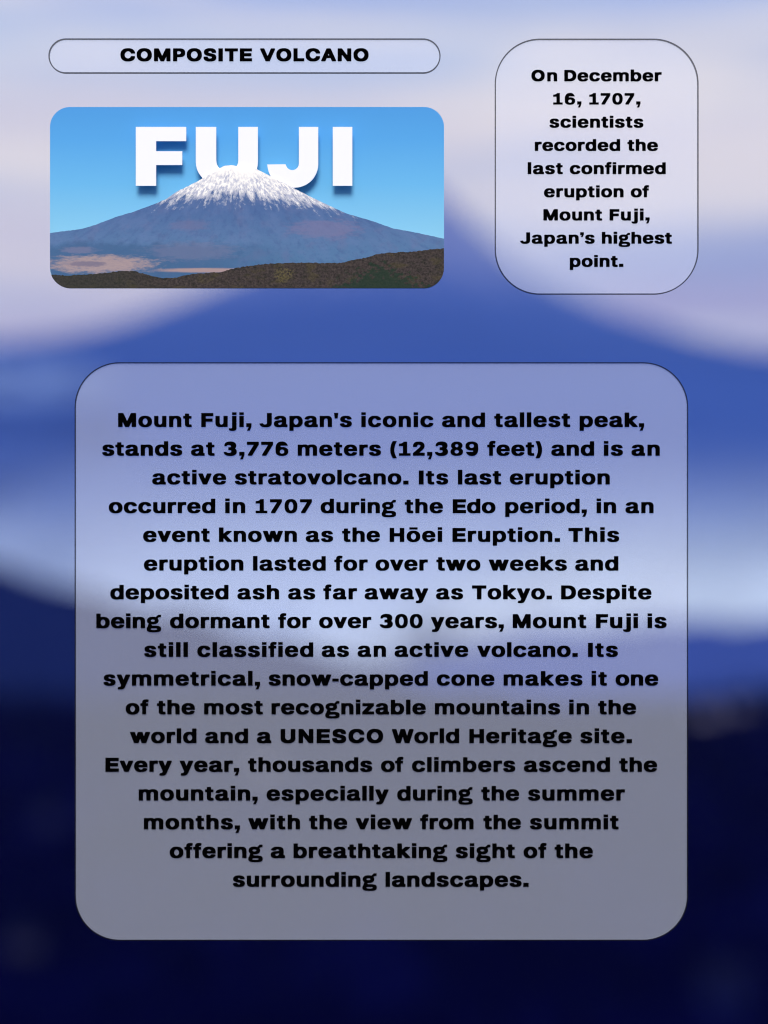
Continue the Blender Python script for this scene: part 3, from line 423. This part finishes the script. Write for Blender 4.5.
m = bpy.data.materials.new('frosted_sheet'); m.use_nodes = True; n = NT(m.node_tree); n.n.clear()
tr = n.new('ShaderNodeBsdfTransparent'); tr.inputs[0].default_value = (1, 1, 1, 1)
df = n.new('ShaderNodeBsdfDiffuse'); df.inputs[0].default_value = (.78, .83, .95, 1)
mx = n.new('ShaderNodeMixShader'); mx.inputs[0].default_value = SHEET
n.l.new(tr.outputs[0], mx.inputs[1]); n.l.new(df.outputs[0], mx.inputs[2])
n.l.new(mx.outputs[0], n.new('ShaderNodeOutputMaterial').inputs[0])
sheet_m = m

def panel(name, x0, y0, x1, y1, r, label):
    root = empty(name, (*P((x0+x1)/2, y1)[:1], D, P(0, y1)[1])); tag(root, label, 'text panel')
    kids = [slab('sheet', [rrect(x0+1.18, y0+1.18, x1-1.18, y1-1.18, r-1.18)], D, D+.0015, sheet_m),
            slab('rim', [rrect(x0, y0, x1, y1, r), rrect(x0+1.15, y0+1.15, x1-1.15, y1-1.15, r-1.15)], D-.0002, D+.0017, rim_m)]
    return root, kids
def adopt(root, kids):
    for k in kids:
        k.parent = root; k.matrix_parent_inverse.identity()
        k.data.transform(__import__('mathutils').Matrix.Translation(-root.location))
root, kids = panel('title_panel', 48.4, 38.4, 440.6, 73.4, 17.5, 'narrow pill-shaped translucent panel reading COMPOSITE VOLCANO above the picture')
kids += [text_line('text_line', *TEXT['title'][0], ink, None, D-.0002, D+.0005)]
adopt(root, kids)
root, kids = panel('date_panel', 494.8, 38.6, 698.6, 294.6, 45, 'upright rounded translucent panel beginning On December 16, 1707, right of the picture')
for l in TEXT['date']: kids.append(text_line('text_line', *l, ink, None, D-.0002, D+.0005))
adopt(root, kids)
root, kids = panel('fact_panel', 74.6, 362.2, 688.2, 940.8, 45, 'largest rounded translucent panel with seventeen centred lines of black text about the volcano')
for l in TEXT['big']: kids.append(text_line('text_line', *l, ink, None, D-.0002, D+.0005))
adopt(root, kids)

# ------------------------------------------------------------------ the picture of the mountain, a layered relief print
def clip_rr(pts, x0, y0, x1, y1, r):
    """push points of an outline (pixels) inside the rounded rectangle's lower corners"""
    out = []
    for x, y in pts:
        x = min(max(x, x0), x1); y = min(y, y1)
        for cx in (x0 + r, x1 - r):
            if (x < x0 + r and cx == x0 + r) or (x > x1 - r and cx == x1 - r):
                if y > y1 - r:
                    dx, dy = x - cx, y - (y1 - r); d = math.hypot(dx, dy)
                    if d > r: x, y = cx + dx*r/d, y1 - r + dy*r/d
        out.append((x, y))
    return out
def arc(cx, cy, r, a0, a1, n=16): return [(cx + r*math.cos(R(a0+(a1-a0)*k/n)), cy + r*math.sin(R(a0+(a1-a0)*k/n))) for k in range(n+1)]
X0, Y0, X1, Y1, RR = 50, 107, 444, 288, 20
YB = D + .006                                       # face of the sky sheet
def layer(name, pts, y0, y1, mat):
    k = y0/D                                        # nearer layers are a hair smaller so the edges stay flush
    return slab(name, [[(P(*p)[0]*k, P(*p)[1]*k) for p in pts]], y0, y1, mat)
pic = empty('picture_panel', (P((X0+X1)/2, 0)[0], D, P(0, Y1)[1]))
tag(pic, 'opaque picture panel of a snow-capped volcano under blue sky with white FUJI letters', 'picture')
def pxcoords(n):
    """world position -> photograph-style millimetre coordinates on the print"""
    x, y, z = n.sep(n.new('ShaderNodeNewGeometry').outputs['Position'])
    c = n.new('ShaderNodeCombineXYZ')
    n.put(c.inputs[0], n.math('MULTIPLY_ADD', x, 1000, 384)); n.put(c.inputs[1], n.math('MULTIPLY_ADD', z, -1000, 512))
    return n.sep(c.outputs[0])[0], n.sep(c.outputs[0])[1], c.outputs[0]
A = PRINT_GAIN
def pc(r, g, b_):
    c = srgb(r, g, b_); return (c[0]*A[0], c[1]*A[1], c[2]*A[2], 1)
m, n, b = nodemat('printed_sky', .8)
x, y, xy = pxcoords(n)
n.put(b.inputs['Base Color'], n.ramp(n.math('DIVIDE', n.math('SUBTRACT', y, 100), 150),
      [(0, pc(78,152,226)), (.25, pc(86,163,233)), (.55, pc(104,180,238)), (.85, pc(130,196,238)), (1, pc(142,202,238))]))
kids = [layer('sky_sheet', [(X, Y) for X, Y in [(q[0]*1000+384, 512-q[1]*1000) for q in rrect(X0, Y0, X1, Y1, RR)]], YB, YB + .003, m)]
white = diffuse('white_letter', (.93,.93,.93), .7)
YL = D - .003                                       # letters stand off the sky sheet
Fp = [(135.8,126.9), (186.2,126.9), (186.2,141.1), (156.1,141.1), (156.1,151.2), (182.2,151.2), (182.2,165), (156.1,165), (156.1,185.8), (135.8,185.8)]
Up = [(195.8,126.9), (216.2,126.9), (216.2,158)] + arc(227.3, 160.5, 11, 180, 90, 8) + arc(227.3, 160.5, 11, 90, 0, 8)[1:] + [(238.3,126.9), (257.9,126.9), (257.9,160)]
Up += arc(235.9, 162, 22, 0, 90, 10) + arc(217.8, 162, 22, 90, 180, 10)
Jp = [(298.9,126.9), (318.2,126.9), (318.2,164)] + arc(294.6, 164, 23.6, 0, 90, 12) + arc(291, 164, 23.6, 90, 170, 10) + [(267.2,164.5), (285.2,164.2)] + arc(292.3, 163.5, 6.6, 170, 0, 12)
Ip = [(332.8,126.9), (352.3,126.9), (352.3,185.8), (332.8,185.8)]
for pts, nm in ((Fp, 'F'), (Up, 'U'), (Jp, 'J'), (Ip, 'I')):
    o = layer('letter', pts, YL, YL + .0012, white); o['label'] = 'white raised capital letter %s' % nm; kids.append(o)

TOP = [(50,233), (81,229), (95,225), (117,216.5), (133,212), (149,206), (158,202.5), (166,199), (177,191.5), (190,185.2), (200,180), (207,175.5), (213,172), (219,168.5), (225,165.8),
       (231,165.2), (237.7,166), (244,165.6), (250.6,166.5), (257.6,169.5), (266,173.8), (274,178), (282,182), (290,185.8), (297.4,190), (310,196.5), (322,202.3), (336,208.8), (346.6,213.6), (371,220.6),
       (393,228.4), (415,232.4), (430,235.5), (444,238.7)]
rq = random.Random(3)
def rough(pts, amp, step=2.0):
    out = []
    for (xa, ya), (xb, yb) in zip(pts, pts[1:]):
        k = max(1, int(math.hypot(xb-xa, yb-ya)/step))
        for i in range(k): out.append((xa + (xb-xa)*i/k, ya + (yb-ya)*i/k + rq.uniform(-amp, amp)*(0 if (xa == 50 and i == 0) else 1)))
    return out + [pts[-1]]
m, n, b = nodemat('printed_mountain', .8)
x, y, xy = pxcoords(n)
nse = n.noise(xy, .06, 6, .6); fine = n.noise(xy, .35, 4, .65)
ddx = n.math('SUBTRACT', x, 238); ddy = n.math('SUBTRACT', y, 122)
an = n.math('DIVIDE', ddx, ddy)
def streak(ka, ky, sc, det=7, rough=.62):
    c2 = n.new('ShaderNodeCombineXYZ'); n.put(c2.inputs[0], n.math('MULTIPLY', an, ka)); n.put(c2.inputs[1], n.math('MULTIPLY', y, ky))
    return n.noise(c2.outputs[0], sc, det, rough)
flank = n.ramp(n.math('DIVIDE', n.math('SUBTRACT', y, 185), 90), [(0, pc(76,100,152)), (.3, pc(78,107,160)), (.6, pc(86,118,166)), (.8, pc(84,120,166)), (1, pc(72,112,154))])
flank = n.mix(n.math('MULTIPLY', n.smooth(nse, .5, .68), .45), flank, pc(100,112,158))
flank = n.mix(n.math('MULTIPLY', n.smooth(fine, .5, .75), .35), flank, pc(60,86,138))
flank = n.mix(n.math('MULTIPLY', n.smooth(streak(5, .05, 1.3), .42, .66), .3), flank, pc(104,126,176))
flank = n.mix(n.math('MULTIPLY', n.smooth(streak(9, .06, 1.6), .48, .68), .28), flank, pc(62,82,136))
# dark wooded belt and brown grassland low on the left
belt = n.math('MULTIPLY', n.smooth(n.math('ADD', y, n.math('MULTIPLY', n.math('SUBTRACT', nse, .5), 26)), 240, 249), n.smooth(x, 330, 180))
flank = n.mix(n.math('MULTIPLY', belt, .75), flank, pc(66,98,142))
def blob(cx, cy, rx, ry, amp=2.2):
    a1 = n.math('DIVIDE', n.math('SUBTRACT', x, cx), rx); a2 = n.math('DIVIDE', n.math('SUBTRACT', y, cy), ry)
    d = n.math('SQRT', n.math('ADD', n.math('MULTIPLY', a1, a1), n.math('MULTIPLY', a2, a2)))
    d = n.math('ADD', d, n.math('MULTIPLY', n.math('SUBTRACT', n.noise(n.mapping(xy, (.45, 1.7, 1)), .17, 6, .7), .5), amp))
    return n.smooth(d, 1.35, .6)
field = n.mix(n.noise(n.mapping(xy, (.4, 1.4, 1)), .5, 3), pc(142,130,148), pc(182,162,160))
flank = n.mix(n.math('MULTIPLY', blob(102, 265, 50, 8.5), .9), flank, field)
flank = n.mix(n.math('MULTIPLY', blob(88, 264.5, 18, 3), .6), flank, pc(92,96,132))
flank = n.mix(n.math('MULTIPLY', blob(206, 271, 46, 2.2, .5), .8), flank, pc(176,150,150))
flank = n.mix(n.math('MULTIPLY', blob(80, 251, 17, 3.2), .6), flank, pc(118,122,158))
flank = n.mix(n.math('MULTIPLY', blob(192, 252, 42, 9), .45), flank, pc(116,122,160))
flank = n.mix(n.math('MULTIPLY', blob(325, 230, 34, 9, 2.4), .38), flank, pc(132,120,158))
flank = n.mix(n.math('MULTIPLY', blob(190, 226, 20, 5), .4), flank, pc(110,112,154))
# snow, streaked down the slope from the summit
st = streak(9, .05, 1.5, 8, .68); st2 = streak(17, .16, 1.6, 6, .65)
edge = n.math('ADD', n.math('MULTIPLY', n.math('ABSOLUTE', n.math('SUBTRACT', x, 238)), .08), n.math('MULTIPLY', n.math('SUBTRACT', st, .5), 54))
edge = n.math('ADD', edge, n.math('MULTIPLY', n.math('SUBTRACT', st2, .5), 34))
edge = n.math('MULTIPLY_ADD', n.math('SUBTRACT', x, 238), .03, edge)
snow = n.smooth(n.math('SUBTRACT', y, edge), 203, 189)
shade = n.math('MULTIPLY', n.smooth(st2, .42, .58), n.smooth(n.math('ADD', y, n.math('MULTIPLY', n.math('SUBTRACT', nse, .5), 50)), 168, 190))
snowcol = n.mix(n.math('MULTIPLY', shade, .72), pc(247,248,253), pc(136,148,192))
flank = n.mix(snow, flank, snowcol)
n.put(b.inputs['Base Color'], flank)
YM = D - .0042
kids.append(layer('mountain', rough(TOP, .18) + [(444,266), (300,275), (185,283), (60,283), (53,277.5), (50.6,272), (50,268)], YM, YM + .0009, m))
HTOP = [(51.2,274.8), (66,275.4), (81,274.8), (98,273.6), (116.6,271.5), (126,270.9), (135.7,271.5), (148,275), (160,278), (168,278.2), (176.7,277.5), (184,275.4), (193,274), (206,272.8), (220.5,272), (235,268.4), (250,265.6),
        (267,263.8), (288,263), (308,262.5), (325,263.2), (341,262.8), (355,259.8), (368.5,257), (376,254.2), (385,252.9), (400,252.2), (415,251.5), (430,249.6), (444,248.2)]
m, n, b = nodemat('printed_foothill', .85)
x, y, xy = pxcoords(n)
f1 = n.noise(xy, .42, 6, .75); f2 = n.noise(n.mapping(xy, (.7, 1.3, 1)), .07, 5, .65); f3 = n.noise(n.mapping(xy, (.8, 1.2, 1)), .19, 4, .6)
base = n.mix(n.smooth(f1, .3, .7), pc(42,40,44), pc(80,73,74))
base = n.mix(n.math('MULTIPLY', n.smooth(f3, .48, .64), .7), base, n.mix(n.smooth(f1, .35, .65), pc(34,37,38), pc(62,60,58)))
base = n.mix(n.math('MULTIPLY', n.smooth(f2, .52, .66), .4), base, n.mix(f1, pc(58,55,40), pc(96,90,64)))
base = n.mix(n.math('MULTIPLY', n.smooth(f1, .40, .66), n.math('MULTIPLY', blob(284, 275, 9, 7, 2.2), .45)), base, pc(122,116,66))
base = n.mix(n.math('MULTIPLY', n.smooth(x, 185, 90), .55), base, n.mix(f1, pc(40,46,48), pc(62,66,62)))
tri_ = n.math('SUBTRACT', n.math('SUBTRACT', y, 266), n.math('MULTIPLY', n.math('ABSOLUTE', n.math('SUBTRACT', x, 381)), .5))
tri_ = n.math('ADD', tri_, n.math('ADD', n.math('MULTIPLY', n.math('SUBTRACT', f3, .5), 60), n.math('MULTIPLY', n.math('SUBTRACT', f1, .5), 30)))
base = n.mix(n.math('MULTIPLY', n.smooth(tri_, -3, 4), .85), base, n.mix(f1, pc(26,44,42), pc(50,68,58)))
n.put(b.inputs['Base Color'], base)
YH = D - .0050
kids.append(layer('foothill', rough(HTOP, .5, 1.6) + arc(X1-RR, Y1-RR, RR, 0, 90) + arc(X0+RR, Y1-RR, RR, 90, 159), YH, YH + .0007, m))
adopt(pic, kids)
